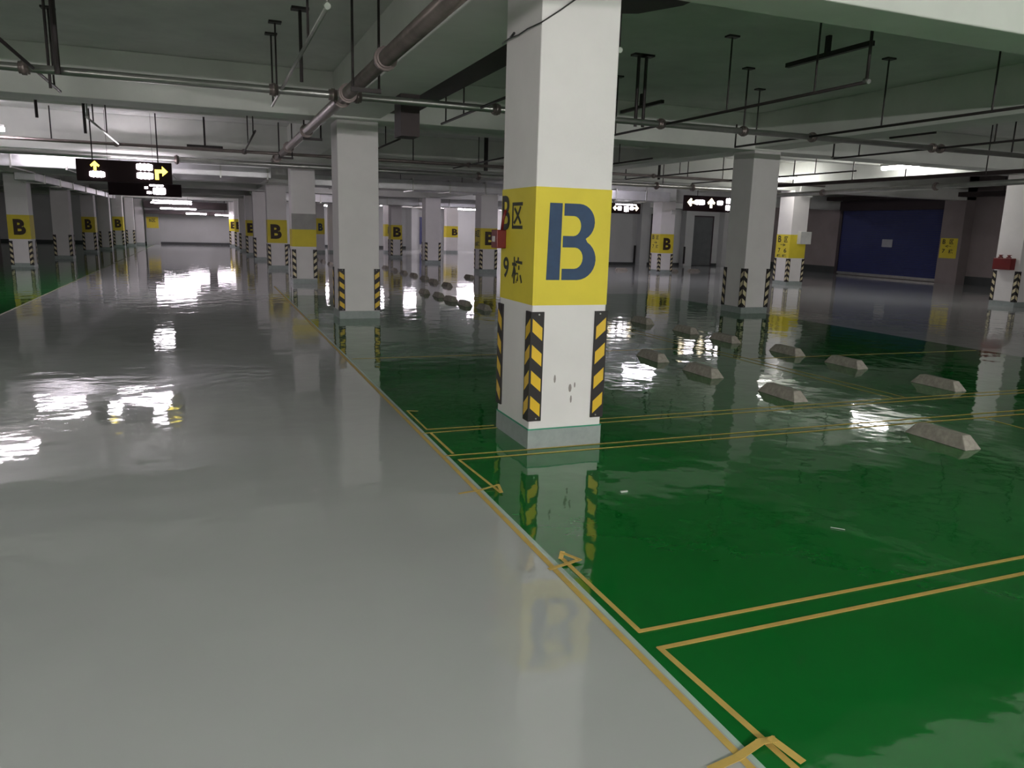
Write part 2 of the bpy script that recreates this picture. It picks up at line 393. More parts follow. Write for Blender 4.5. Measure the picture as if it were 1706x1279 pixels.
pillar(13.0, 44.0, 0.72, 0.5, 2.6, 'far bright pillar with small B and a dark bar beside it', band=(0.9, 1.55), big=(13.35, 1.02, 13.7, 1.4), guards=None)
pillar(5.15, 41.0, 0.42, 0.5, 2.6, 'bright far pillar with small B seen between the blank and plain pillars', band=(0.95, 1.75), big=(5.25, 1.12, 5.48, 1.5), letter=NAVY, guards=None)
pillar(5.85, 41.5, 0.36, 0.5, 2.6, 'bright bare far pillar edge beside the plain white pillar', guards=None)
# right rows
pillar(16.82, 19.3, 0.62, 0.62, 2.9, 'white pillar with arrow text on yellow and a white box, left of the blue shutter', band=(0.84, 1.56), guards=(0.1, 0.82),
       left=[('B', (0.08, 1.32, 0.22, 1.52)), ('区', (0.36, 1.32, 0.52, 1.50)), ('→', (0.20, 1.2, 0.44, 1.28)), ('7', (0.12, 1.0, 0.22, 1.14)), ('6', (0.38, 1.0, 0.5, 1.14)), ('栋', (0.08, 0.86, 0.24, 0.95)), ('栋', (0.32, 0.86, 0.52, 0.95))])
pillar(15.83, 25.2, 0.60, 0.62, 2.66, 'white lettered pillar under the lit arrow sign', band=(0.75, 1.46), big=(15.98, 0.87, 16.32, 1.32), guards=(0.06, 0.72),
       left=[('B', (0.08, 1.26, 0.22, 1.42)), ('区', (0.36, 1.26, 0.52, 1.40)), ('→', (0.20, 1.1, 0.44, 1.18)), ('7', (0.12, 0.92, 0.22, 1.06)), ('栋', (0.36, 0.92, 0.52, 1.06))])
RRp = pillar(17.70, 12.5, 0.62, 0.62, 3.07, 'white pillar at the right edge of the picture carrying a red extinguisher box', guards=(0.12, 0.84))

# ------------------------------------------------------------------ lamps
def batten(x, y, z, axis, L, strength, tint, label, group=None, hang=True, w=0.06, top=None):
    if 'oval' in label: w = 0.10
    bare = 'behind the big arrow sign' in label or 'of the lane, above' in label or 'cut by the left' in label or 'violet' in label
    t = thing('batten_light', label, 'light', (x, y, z), group)
    hx, hy = (L / 2, w) if axis == 'x' else (w, L / 2)
    q = 0.3 if bare else 1.0
    obj('housing', MB().box(x - (hx if axis == 'x' else hx * q), x + (hx if axis == 'x' else hx * q), y - (hy if axis == 'y' else hy * q), y + (hy if axis == 'y' else hy * q), z + 0.005, z + 0.06), WHITE, t, bevel=0.005)
    if strength > 0:
        key = 'tube_%.1f_%.2f' % (strength, tint[2])
        mt = MATS.get(key) or emit(key, tint, strength)
    else: mt = WHITE
    e = 0.01
    a = [(x - hx + e, y, z - 0.025), (x + hx - e, y, z - 0.025)] if axis == 'x' else [(x, y - hy + e, z - 0.025), (x, y + hy - e, z - 0.025)]
    obj('light_tube', MB().tube(a, w * 0.62, 10), mt, t, smooth=True)
    if hang:
        zt = top if top else CZ
        for k in (-0.4, 0.4):
            px, py = (x + k * L, y) if axis == 'x' else (x, y + k * L)
            obj('hanging_wire', MB().tube([(px, py, z + 0.06), (px, py, zt)], 0.004, 6), DSTEEL, t)
    return t
TW = (1.0, 0.90, 1.0)
BATTENS += [
    (-3.55, 20.8, 3.02, 'x', 1.1, E_AISLE * 1.8, TW, 'lit white tube over the left of the lane, above the leftmost pillars'),
    (-4.0, 17.0, 3.05, 'x', 1.2, E_AISLE * 1.6, TW, 'lit tube cut by the left edge of the picture'),
    (-1.52, 18.9, 2.60, 'x', 1.1, 85, TW, 'added lit tube hanging hidden behind the big arrow sign'),  # added to brighten the ceiling above and behind the sign
    (-1.75, 44.0, 2.33, 'x', 1.95, E_AISLE, TW, 'long bright tube across the lane, nearest of the far three'),
    (-1.75, 44.9, 2.44, 'x', 1.9, E_AISLE * .5, TW, 'bright tube just above the nearest long tube of the far lane'),
    (-1.55, 47.4, 2.10, 'x', 1.85, E_AISLE, TW, 'long bright tube across the lane, middle of the far three'),
    (-0.65, 48.5, 1.86, 'x', 1.1, E_AISLE * .7, TW, 'short bright tube nearest the far wall'),
    (0.85, 48.7, 1.83, 'x', 1.0, E_AISLE * .7, TW, 'thin lit tube low on the far wall top right'),
    (9.42, 43.4, 2.62, 'x', 0.9, E_MID, TW, 'bright lamp left of the thin grey B pillar'),
    (10.4, 42.3, 2.62, 'x', 0.7, E_MID, TW, 'bright lamp right of the thin grey B pillar'),
    (6.6, 46.5, 2.55, 'x', 1.2, E_MID, TW, 'bright lamp in the gap left of the plain white pillar'),
    (14.6, 45.2, 2.60, 'x', 2.6, E_MID, TW, 'wide glaring lamp high on the bright far wall'),
    (12.2, 36.0, 2.55, 'x', 0.9, E_MID * .5, TW, 'lit lamp behind the shaded B pillar'),
    (16.05, 14.75, 3.30, 'y', 1.1, E_RIGHT, (1, 0.98, 0.94), 'glowing oval lamp above the blue shutter'),
    (16.0, 18.9, 3.20, 'y', 1.0, E_RIGHT, (1, 0.98, 0.94), 'glowing lamp right beside the large plain pillar'),
    (13.3, 22.0, 3.20, 'x', 1.2, E_RIGHT * 1.5, (0.93, 0.86, 1.0), 'violet lit tube behind the large plain pillar above the right sign'),
    (21.3, 27.0, 2.90, 'x', 1.1, 60, (1, 0.96, 0.98), 'added lit tube hidden behind the large plain pillar near the back wall'),  # added out of sight to brighten the back wall
    (4.75, 28.6, 2.50, 'x', 1.0, 60, TW, 'added lit tube hidden behind the plain pillar beside the lane'),  # added out of sight to brighten the far middle bays
    (12.0, 26.9, 2.90, 'x', 1.2, E_RIGHT * 1.5, (0.93, 0.86, 1.0), 'lit tube hidden above the silver duct, mid right'),
]
for b in BATTENS: batten(*b)
for x, y, lb in ((6.58, 7.25, 'unlit dark batten on the slab above the right bays'), (6.7, 11.5, 'unlit batten near the cross beam beside the near pillar top'), (12.9, 11.8, 'unlit batten above the glowing oval lamp'), (9.0, 22.5, 'unlit batten over the dark bay left of the right arrow sign'), (0.0, 18.3, 'unlit dark batten over the lane behind the cross pipes')):
    t = thing('batten_light', lb, 'light', (x, y, 3.5))
    ax = lb.endswith('pipes')
    obj('housing', MB().box(x - (.36 if ax else .028), x + (.36 if ax else .028), y - (.04 if ax else .65), y + (.04 if ax else .65), 3.49 if not ax else 3.02, 3.54 if not ax else 3.07), DSTEEL, t)
    obj('bracket', MB().box(x - .02, x + .02, y - .03, y + .03, 3.54 if not ax else 3.07, CZ), DSTEEL, t)

# ------------------------------------------------------------------ hanging signs
def blob(mb, box, fn, mi, wav=4, amp=0.10, rows=1):
    u0, v0, u1, v1 = box; pts = []; k = 24
    h = v1 - v0; r = h * 0.18
    for i in range(k + 1):
        u = u0 + (u1 - u0) * i / k; ed = min(1.0, min(i, k - i) / 2.0)
        pts.append((u, v0 + (1 - ed) * r + amp * h * abs(math.sin(i / k * wav * math.pi))))
    for i in range(k, -1, -1):
        u = u0 + (u1 - u0) * i / k; ed = min(1.0, min(i, k - i) / 2.0)
        pts.append((u, v1 - (1 - ed) * r - amp * h * abs(math.sin(i / k * wav * math.pi))))
    mb.extrude(pts, fn, 0.012, mi)
def arrow(mb, cx, cz, s, ang, fn, mi):
    base = [(-0.14, -0.5), (0.14, -0.5), (0.14, 0.02), (0.36, -0.14), (0.47, 0.04), (0.0, 0.5), (-0.47, 0.04), (-0.36, -0.14), (-0.14, 0.02)]
    c, q = math.cos(ang), math.sin(ang)
    mb.extrude([(cx + s * (u * c - v * q), cz + s * (u * q + v * c)) for u, v in base], fn, 0.012, mi)
def sign(x0, x1, y, z0, z1, label, rods, top):
    t = thing('direction_sign', label, 'sign', ((x0 + x1) / 2, y, z0))
    obj('sign_box', MB().box(x0, x1, y, y + 0.12, z0, z1), SIGN, t, bevel=0.008)
    for rx in rods:
        obj('hanging_rod', MB().tube([(rx, y + 0.06, z1), (rx, y + 0.06, top)], 0.012, 8), DSTEEL, t)
    return t
Y = 16.8
t = sign(-2.28, -0.63, Y, 2.17, 2.57, 'large dark hanging sign with glowing yellow up arrow and right-turn arrow', (-2.0, -0.87), CZ)
fn = front_fn(0, Y)
def piece(t, name, mat, make):
    g = MB(); make(g); obj(name, g, mat, t)
def arrows(t, mat, lst):
    for cx, cz, sz, ang in lst: piece(t, 'glowing_arrow', mat, lambda g: arrow(g, cx, cz, sz, ang, fn, 0))
def texts(t, lst):
    for bx_ in lst: piece(t, 'glowing_text_block', GWHT, lambda g: blob(g, bx_[:4], fn, 0, *bx_[4:]))
arrows(t, GYEL, [(-1.96, 2.455, 0.17, 0)])
piece(t, 'glowing_arrow', GYEL, lambda g: g.extrude([(-0.93, 2.245), (-0.865, 2.245), (-0.865, 2.37), (-0.80, 2.37), (-0.80, 2.31), (-0.70, 2.40), (-0.80, 2.50), (-0.80, 2.435), (-0.93, 2.435)], fn, 0.012, 0))
texts(t, [(-2.06, 2.235, -1.80, 2.36, 4), (-1.25, 2.40, -0.965, 2.54, 4), (-1.25, 2.24, -0.965, 2.375, 4)])
Y = 27.6
t = sign(-2.9, -0.78, Y, 2.20, 2.60, 'smaller dark hanging sign partly behind the large sign over the lane', (-2.5, -1.1), CZ)
fn = front_fn(0, Y)
texts(t, [(-1.62, 2.25, -1.25, 2.49, 3, .08), (-1.86, 2.42, -1.76, 2.50, 2), (-1.80, 2.27, -1.66, 2.36, 2), (-1.72, 2.51, -1.30, 2.57, 3)])
Y = 23.6
t = sign(15.75, 18.6, Y, 2.30, 2.84, 'dark hanging sign with glowing left and up arrows beside the large plain pillar', (16.3, 18.0), CZ)
fn = front_fn(0, Y)
arrows(t, GWRM, [(16.0, 2.60, 0.30, math.pi / 2), (16.86, 2.60, 0.34, 0)])
texts(t, [(16.16, 2.52, 16.58, 2.70, 4), (17.12, 2.54, 17.36, 2.70, 4), (17.5, 2.60, 17.75, 2.80, 2), (17.5, 2.36, 17.72, 2.56, 2)])
Y = 27.3
t = sign(14.7, 16.15, Y, 2.22, 2.62, 'dark hanging sign with glowing white arrows just right of the near pillar', (14.95, 15.8), 2.68 + 1)
fn = front_fn(0, Y)
arrows(t, GWRM, [(15.0, 2.42, 0.20, math.pi / 2), (15.95, 2.44, 0.22, -math.pi / 2)])
texts(t, [(15.12, 2.33, 15.28, 2.50, 2), (15.40, 2.28, 15.60, 2.51, 2), (15.66, 2.36, 15.82, 2.50, 3), (15.0, 2.54, 15.95, 2.59, 5)])

# ------------------------------------------------------------------ pipes
def pipe(name, label, pts, r, mat=STEEL, couplings=(), hangers=(), axis='x', group=None, cat='pipe', hr=0.012, plate=True, top=CZ, cs=1.45, sprinklers=()):
    """hangers: positions along the axis; each is a rod up to the ceiling with a plate"""
    t = thing(name, label, cat, pts[0], group)
    obj('pipe_run', MB().tube(pts, r, 14), mat, t, smooth=True)
    a, b = Vector(pts[0]), Vector(pts[-1]); ia = 0 if axis == 'x' else 1
    at = lambda q: a + (b - a) * ((q - a[ia]) / (b[ia] - a[ia]))
    dv = Vector((1, 0, 0)) if axis == 'x' else Vector((0, 1, 0))
    for q in couplings:
        p = at(q)
        mb = MB().tube([p - dv * 0.045, p + dv * 0.045], r * cs, 14)
        mb.tube([p - dv * 0.02, p + dv * 0.02], r * (cs + .28), 14)
        obj('coupling', mb, RPIPE, t, smooth=True)
    for q in hangers:
        p = at(q)
        mb = MB().tube([p + Vector((0, 0, r)), (p.x, p.y, top)], hr, 8)
        if plate: mb.box(p.x - .07, p.x + .07, p.y - .05, p.y + .05, top - .02, top)
        obj('hanger_rod', mb, DSTEEL, t)
    for q in sprinklers:
        p = at(q)
        obj('sprinkler_head', MB().tube([p, p + Vector((0, 0, 0.16))], 0.011, 8).tube([p + Vector((0, 0, .16)), p + Vector((0, 0, .17))], 0.025, 10), DSTEEL, t)
    return t
pipe('sprinkler_pipe', 'long silver pipe crossing the whole picture in front of the second beam', [(-6, 9.05, 2.9), (13.5, 9.05, 2.9)], 0.04,
     couplings=(-1.6, 0.72, 1.35, 1.62, 3.28, 5.58, 6.9, 8.1, 10.45, 10.62), hangers=(6.9, 12.2), plate=True)
pipe('water_main', 'thick brownish pipe running along the lane beside the beam', [(1.48, 1.0, 2.9), (1.48, 19.2, 2.9)], 0.068, RPIPE, axis='y',
     couplings=(4.0, 6.9, 8.85, 9.25, 12.7, 15.6, 18.3), cs=1.22)
pipe('sprinkler_pipe', 'dark thin pipe across the lane behind the second beam', [(-9, 17.2, 2.9), (16.0, 17.2, 2.9)], 0.032, RPIPE,
     couplings=(-1.6, 0.75, 3.0, 5.6, 8.0, 10.5), hangers=(-2.7, 4.3, 7.0, 11.5))
pipe('sprinkler_pipe', 'shiny pipe just above the silver duct and large arrow sign', [(-9, 19.15, 2.80), (15.6, 19.15, 2.80)], 0.06, STEEL,
     couplings=(-0.6, 6.5, 11.8, 13.0), hangers=(-5.4, 12.0), plate=False)
pipe('sprinkler_pipe', 'slim pipe close above the shiny one behind the near pillar', [(2.6, 18.6, 3.0), (15.6, 18.6, 3.0)], 0.028, RPIPE, couplings=(8.0,))
# trapeze hangers under the thick pipe
for (x, y), lb in (((1.52, 8.0), 'dark U-shaped hanger holding the thick pipe, nearer one'), ((1.6, 12.95), 'dark U-shaped hanger holding the thick pipe beyond the beam'), ((1.55, 17.0), 'dark U-shaped hanger near the far end of the thick pipe')):
    t = thing('pipe_hanger', lb, 'hanger', (x, y, 2.8))
    obj('crossbar', MB().box(x - .15, x + .15, y - .02, y + .02, 2.79, 2.828), DSTEEL, t)
    for s_ in (-1, 1):
        obj('rod', MB().tube([(x + s_ * .13, y, 2.8), (x + s_ * .13, y, CZ)], 0.013, 8), DSTEEL, t)
# branch lines running away from the camera, each with rods, drops and heads
def branch(x, y0, y1, z, label, rods=(), elbow=None, drop=None, mat=DSTEEL, r=0.016, group=None, couplings=(), heads=()):
    t = pipe('branch_pipe', label, [(x, y0, z), (x, y1, z)], r, mat, axis='y', couplings=couplings, hangers=rods, hr=0.010, group=group, sprinklers=heads)
    if elbow is not None:
        obj('riser', MB().tube([(x, elbow, z), (x, elbow, CZ - .12)], r * .9, 8), mat, t, smooth=True)
        obj('elbow', MB().tube([(x, elbow - .03, z), (x, elbow + .03, z + .02)], r * 1.35, 10), STEEL, t, smooth=True)
    if drop is not None:
        obj('drop_pipe', MB().tube([(x, drop, z), (x, drop, z + .35)], r * .8, 8), mat, t, smooth=True)
    return t
branch(0.80, 5.55, 10.35, 2.91, 'thin bright branch pipe rising toward the top of the picture left of the thick pipe', rods=(6.6, 9.6, 10.2), elbow=5.55, mat=STEEL)
branch(-1.52, 7.4, 10.5, 2.9, 'thin dark branch pipe at the left, crossing the long silver pipe', rods=(10.15,), elbow=7.4)
branch(-1.56, 12.95, 17.1, 2.9, 'short bright branch pipe beyond the second beam at left', rods=(13.6, 15.3), elbow=12.95, mat=STEEL)
branch(3.08, 5.69, 10.7, 2.9, 'branch pipe just right of the near pillar top with a hooked end', rods=(9.7, 10.5), elbow=5.69)
branch(5.65, 5.69, 11.0, 2.9, 'dark branch pipe over the green bays ending in a tall riser', rods=(6.35, 7.75, 10.4), elbow=5.69)
branch(8.02, 4.99, 10.7, 2.9, 'long dark branch pipe rising to the right edge of the picture', rods=(6.25, 7.75, 10.2), drop=10.7)
branch(10.54, 6.6, 11.2, 2.9, 'dark branch pipe crossing above the oval lamp at the right', rods=(7.4, 8.1, 10.6), elbow=11.2)
branch(3.0, 12.9, 17.9, 2.9, 'dark branch pipe behind the near pillar, past the second beam', rods=(14.0, 16.0))
branch(5.6, 12.9, 18.4, 2.9, 'dim branch pipe seen between the near and large plain pillars', rods=(14.2, 16.5))
branch(8.0, 13.2, 18.4, 2.9, 'branch pipe running into the shadow beside the large plain pillar', rods=(14.5, 17.8))
branch(10.6, 13.2, 18.8, 2.9, 'thin branch pipe under the violet-lit ceiling', rods=(14.5, 16.2), elbow=18.8)
branch(12.8, 12.9, 18.9, 2.9, 'branch pipe right of the large plain pillar near the oval lamp', rods=(14.1, 15.8, 17.5))
branch(0.75, 13.2, 17.6, 2.9, 'dim branch pipe above the blank banded pillar', rods=(13.8, 15.6))
# fixed ceiling rods and plates standing on their own
def post(x, y, z0, label, r=0.02, grp=None):
    t = thing('ceiling_rod', label, 'rod', (x, y, z0), grp)
    obj('rod', MB().tube([(x, y, z0), (x, y, CZ - .02)], r, 8), DSTEEL, t)
    obj('ceiling_plate', MB().box(x - .09, x + .09, y - .06, y + .06, CZ - .025, CZ), DSTEEL, t)
post(-1.31, 9.0, 2.86, 'thick dark rod beside the long silver pipe at upper left', 0.028)
post(-1.40, 9.12, 2.74, 'thinner dark rod left of the thick one at upper left', 0.014)
post(1.0, 8.9, 2.98, 'long dark rod left of the thick pipe, reaching the top', 0.018)
post(5.20, 9.05, 2.84, 'left one of the twin rods right of the near pillar', 0.022)
post(5.31, 9.05, 2.84, 'right one of the twin rods right of the near pillar', 0.022)
post(-1.9, 15.4, 2.9, 'dark rod right of the bright short branch pipe', 0.025)
post(-2.35, 13.9, 2.95, 'dark rod above the large arrow sign left side', 0.022)
post(10.9, 17.6, 2.85, 'black post right above the silver pipe near the oval lamp', 0.035)
post(6.05, 17.3, 2.80, 'broad black post in the dark bay left of the near pillar', 0.05)

# ducts
def duct(label, boxes, seams, top_rods, group=None):
    x, y, z = boxes[0][0], boxes[0][2], boxes[0][4]
    t = thing('air_duct', label, 'duct', (x, y, z), group)
    mb = MB()
    for b in boxes: mb.box(*b)
    obj('duct_body', mb, DUCT, t, bevel=0.02)
    for b in seams: obj('flange', MB().box(*b), STEEL, t)
    for (rx, ry, rz) in top_rods: obj('hanger_rod', MB().tube([(rx, ry, rz), (rx, ry, CZ)], 0.01, 6), DSTEEL, t)
    return t
def xflanges(x0, x1, step, y0, y1, z0, z1):
    out = []; x = x0
    while x <= x1: out.append((x - .02, x + .02, y0 - .03, y1 + .03, z0 - .03, z1 + .03)); x += step
    return out
duct('wide silver duct across the lane behind the large arrow sign', [(-4.9, 1.6, 21.7, 24.6, 2.62, 2.95)], xflanges(-4.3, 1.5, 1.16, 21.7, 24.6, 2.62, 2.95), [(-4.0, 21.7, 2.95), (-1.6, 21.7, 2.95), (1.1, 21.7, 2.95)])
duct('silver duct running away above the left row of pillars', [(-4.85, -4.35, 24.7, 45.5, 2.42, 2.64)], [(-4.88, -4.32, y - .02, y + .02, 2.39, 2.67) for y in (26, 28.5, 31, 34, 37, 40, 43)], [(-4.4, 25.2, 2.6)])
duct('dented silver duct across the middle bays', [(2.9, 15.4, 24.0, 25.2, 2.60, 2.92)], xflanges(3.6, 15.3, 1.2, 24.0, 25.2, 2.60, 2.92), [(5.6, 24.0, 2.9), (7.6, 24.0, 2.9), (12.4, 24.0, 2.9), (14.4, 24.0, 2.9)])
t = thing('cable_tray', 'added dark soffit hung low across the far end of the lane', 'cable tray', (-3.6, 49.0, 1.95))  # added soffit, coloured dark so the tubes do not brighten it
obj('tray', MB().box(-3.4, 1.05, 49.1, 50.6, 1.78, 1.98), TRAY, t)
obj('upper_soffit', MB().box(-3.4, 1.05, 48.9, 50.6, 2.12, 2.5), TRAY, t)
for x in (-2.6, -0.8, 0.9): obj('hanger_rod', MB().tube([(x, 49.5, 1.9), (x, 49.5, CZ)], 0.015, 6), DSTEEL, t)
duct('long grey duct across the far middle bays', [(2.6, 16.5, 33.4, 34.4, 2.36, 2.7)], xflanges(3.0, 16.4, 1.4, 33.4, 34.4, 2.36, 2.7), [(5, 33.5, 2.7), (10, 33.5, 2.7)])
pipe('water_main', 'silver pipe crossing high in front of the blue shutter', [(14.1, 8.6, 2.63), (14.1, 17.6, 2.56)], 0.055, STEEL, axis='y', couplings=(12.0, 15.2), cs=1.25)
t = thing('cable_tray', 'dark cable tray above the silver pipe in front of the blue shutter', 'cable tray', (14.3, 8.6, 2.75))
obj('tray', MB().box(14.2, 14.32, 8.6, 17.6, 2.785, 2.86), TRAY, t)
for y in (9.5, 11.0, 12.9, 14.4, 16.4): obj('hanger_rod', MB().tube([(14.2, y, 2.8), (14.2, y, CZ)], 0.012, 6), DSTEEL, t)
t = thing('cable_tray', 'brown-black cable tray running along the beam left of the near pillar', 'cable tray', (2.75, 5.0, 3.2))
obj('tray', MB().box(2.60, 3.0, 5.9, 12.1, 3.18, 3.28), TRAY, t)
obj('tray_end_box', MB().box(2.28, 2.52, 9.75, 10.1, 2.60, 3.10), TRAY, t)
for y in (7.0, 9.0, 11.0): obj('hanger_rod', MB().tube([(2.8, y, 3.25), (2.8, y, CZ)], 0.012, 6), DSTEEL, t)
t = thing('cable_tray', 'dark box end hanging right of the near pillar top', 'cable tray', (3.0, 4.98, 3.2))
obj('tray', MB().extrude([(2.56, 5.0), (3.28, 5.0), (3.28, 5.12), (3.10, 5.45), (2.9, 5.55), (2.56, 5.5)], lambda u, v, w_: (u, v, 3.12 + w_), 0.16), TRAY, t)
obj('bracket', MB().box(2.8, 2.84, 5.1, 5.14, 3.28, CZ), TRAY, t)
# wall-side clutter over the shutter
t = thing('cable_tray', 'dark tray along the top of the blue shutter', 'cable tray', (24.2, 12, 3.0))
obj('tray', MB().box(24.0, 24.5, 12.0, 30.0, 3.0, 3.15), TRAY, t)
for y in (14, 18, 22, 26): obj('hanger_rod', MB().tube([(24.2, y, 3.1), (24.2, y, CZ)], 0.012, 6), DSTEEL, t)

# ------------------------------------------------------------------ things on pillars and walls
t = thing('extinguisher_box', 'dark red extinguisher box with two bottles on the right edge pillar', 'extinguisher box', (17.55, 12.8, 0.87))
obj('box', MB().box(17.52, 17.69, 12.60, 13.05, 0.87, 1.14), RED, t, bevel=0.01)
for y in (12.72, 12.93):
    obj('bottle_top', MB().tube([(17.60, y, 1.10), (17.60, y, 1.17)], 0.055, 12).tube([(17.60, y, 1.17), (17.60, y, 1.20)], 0.03, 10).box(17.58, 17.62, y - .05, y + .04, 1.20, 1.215), RED, t)
t = thing('electrical_box', 'white square box on the front of the pillar left of the blue shutter', 'electrical box', (17.3, 19.29, 1.3))
obj('cabinet', MB().box(17.08, 17.50, 19.14, 19.295, 1.28, 1.66), WHITE, t, bevel=0.008)
t = thing('conduit', 'thin white bent conduit on top of the pillar left of the blue shutter', 'conduit', (16.8, 19.2, 2.7))
obj('conduit_run', MB().tube([(16.95, 19.2, 3.15), (16.95, 19.2, 2.75), (17.4, 19.2, 2.72)], 0.03, 8), WHITE, t)
tag(obj('junction_box', MB().box(16.25, 16.42, 25.12, 25.195, 2.20, 2.36), WHITE), 'small white box high on the lettered pillar under the lit arrow sign', 'junction box')
tag(obj('notice', MB().box(XR - 0.085, XR - 0.079, 22.75, 23.25, 1.2, 1.5), PAPER), 'pale paper notice on the blue shutter', 'notice')
t = thing('wall_notice', 'yellow painted panel with black marks on the pier right of the shutter', 'notice', (24.44, 19.95, 0.9))
obj('yellow_panel', MB().box(24.444, 24.449, 19.62, 20.30, 0.9, 1.6), YEL, t)
m_ = MB(); lf = lambda u, v, w_: (24.443, 20.30 - u, v)
for body, bb in (('B', (0.08, 1.40, 0.2, 1.56)), ('区', (0.36, 1.40, 0.52, 1.56)), ('←', (0.2, 1.28, 0.44, 1.36)), ('7', (0.1, 1.08, 0.22, 1.22)), ('栋', (0.36, 1.06, 0.54, 1.22))):
    glyphs(m_, body, bb, lf)
obj('stencilled_text', m_, INK, t)
t = thing('wall_notice', 'faint yellow panel on the far wall pier left of the lane', 'notice', (-3.1, YF - .36, 0.9))
obj('yellow_panel', MB().box(-3.45, -2.8, YF - .356, YF - .351, 0.95, 1.6), YEL, t)
m_ = MB(); glyphs(m_, 'B区', (-3.3, 1.3, -2.95, 1.5), front_fn(0, YF - .357)); obj('stencilled_text', m_, INK, t)
for i, (x, lb) in enumerate(((18.35, 'black rubber edge strip low on the back wall just right of the near pillar'), (20.85, 'black edge strip low on the back wall pier right of the lettered pillar'))):
    tag(obj('edge_strip', MB().box(x, x + .09, 31.06 if i else 31.38, 31.09 if i else 31.41, 0.1, 0.9), RUB), lb, 'edge guard')
tag(obj('wall_panel', MB().box(13.25, 13.55, YF - .05, YF, 0.3, 2.1), BLUE), 'narrow blue panel on the far wall in the bright middle', 'panel')

# ------------------------------------------------------------------ wheel stops
def stop_mesh():
    L, W, H = 0.275, 0.082, 0.095; a, b = 0.075, 0.042
    mb = MB()
    mb.hexa([(-W, -L, 0), (W, -L, 0), (W, L, 0), (-W, L, 0)], [(-b, -L + a, H), (b, -L + a, H), (b, L - a, H), (-b, L - a, H)])
    return mb.mesh('wheel_stop', CONC)
SM = stop_mesh()
first = None
STOPS = [(5.16, 4.04, 'large concrete wheel stop nearest on the green bays at right'),
         (5.04, 5.68, 'concrete wheel stop second nearest in the closer row, white glare beside it'),
         (4.96, 6.86, 'concrete wheel stop right of the near pillar with bright reflections behind it'),
         (4.94, 7.86, 'concrete wheel stop closest to the near pillar right edge'),
         (7.06, 5.66, 'concrete wheel stop at the far right, first of the back row'),
         (7.06, 6.93, 'concrete wheel stop second from the right in the back row'),
         (6.98, 7.86, 'concrete wheel stop in front of the yellow reflection in the back row'),
         (6.86, 9.02, 'dark wheel stop beneath the large plain pillar'),
         (6.82, 9.95, 'dark wheel stop left of the one beneath the large plain pillar'),
         (6.76, 11.15, 'dark wheel stop at the near pillar right edge, farthest of the back row'),
         (7.05, 4.0, 'concrete wheel stop cut off by the right edge of the picture'),
         (4.74, 13.5, 'broad dark wheel stop touching the near pillar left edge'),
         (4.62, 14.3, 'dark wheel stop second left of the near pillar'),
         (4.60, 15.2, 'dark wheel stop third left of the near pillar'),
         (4.60, 16.1, 'dark wheel stop fourth left of the near pillar'),
         (4.52, 17.0, 'dark wheel stop fifth left of the near pillar'),
         (7.0, 16.6, 'dark wheel stop just behind the near pillar edge in the bright strip'),
         (7.3, 22.2, 'tiny dark wheel stop left of the shaded B pillar')]
def put(x, y, lb, rz=0.0, group='concrete wheel stops on the parking bays'):
    o = bpy.data.objects.new('wheel_stop', SM); COL.objects.link(o); o.location = (x, y, 0); o.rotation_euler = (0, 0, rz)
    tag(o, lb, 'wheel stop', group)
    b = o.modifiers.new('bevel', 'BEVEL'); b.width = 0.006; b.segments = 2
for x, y, lb in STOPS: put(x, y, lb, random.uniform(-.05, .05))
ORD = ['first', 'second', 'third', 'fourth', 'fifth', 'sixth', 'seventh', 'eighth', 'ninth', 'tenth']
for k, y in enumerate((19.0, 20.3, 21.6, 22.9, 24.2, 25.6, 27.0, 28.6, 30.2, 31.8)):
    put(5.75 if y > 20.5 else 5.65, y, 'dark wheel stop, %s from the right in the chain left of the bare pillar' % ORD[k], group='far wheel stops in the dark chain')
for k, y in enumerate((22.4, 24.0, 25.6, 27.4, 29.2, 31.2, 33.2)):
    put(4.15, y, 'tiny dark wheel stop, %s from the right between blank banded and plain pillars' % ORD[k], group='far wheel stops in the nearer dark line')
for x, y, lb in ((15.2, 26.9, 'low dark wheel stop left of the pillar under the lit arrow sign'), (17.1, 26.2, 'low dark wheel stop right of the pillar under the lit arrow sign'), (18.4, 26.6, 'low dark wheel stop before the back wall piers, middle one'), (20.2, 25.9, 'low dark wheel stop before the back wall, rightmost one')):
    put(x, y, lb, 1.5)

# ------------------------------------------------------------------ tape and painted lines on the floor
def strip(mb, pts, w=0.02, z=0.003):
    for i_, (a, b) in enumerate(zip(pts, pts[1:])):
        if len(a) == 2: z += 0.0005 * min(i_, 1)
        a = Vector((a[0], a[1], a[2] if len(a) > 2 else z)); b = Vector((b[0], b[1], b[2] if len(b) > 2 else z))
        d = (b - a).normalized(); nn = Vector((-d.y, d.x, 0)).normalized() * (w / 2)
        a2 = a - d * w * .4; b2 = b + d * w * .4
        up = Vector((0, 0, 0.0012))
        mb.hexa([a2 - nn, b2 - nn, b2 + nn, a2 + nn], [a2 - nn + up, b2 - nn + up, b2 + nn + up, a2 + nn + up])
    return mb
def tape(label, pts, w=0.02, cat='tape', z=0.0015):
    return tag(obj('floor_tape', strip(MB(), pts, w, z), TAPE), label, cat)
tape('long orange tape line along the border of grey lane and green bays', [(1.378, 0.9), (1.378, 19.0)], 0.026)
tape('yellow tape corner nearest the camera on the green floor, ending in a curl', [(1.50, 1.47), (1.475, 2.165), (6.4, 2.20)], 0.024)
tape('yellow tape corner with its line running right, just beyond the nearest corner', [(1.46, 2.98), (1.465, 2.295), (6.4, 2.33)], 0.022)
tape('yellow tape corner just in front of the near pillar', [(1.50, 3.92), (1.46, 4.59), (6.2, 4.50), (9.9, 4.45)], 0.018)
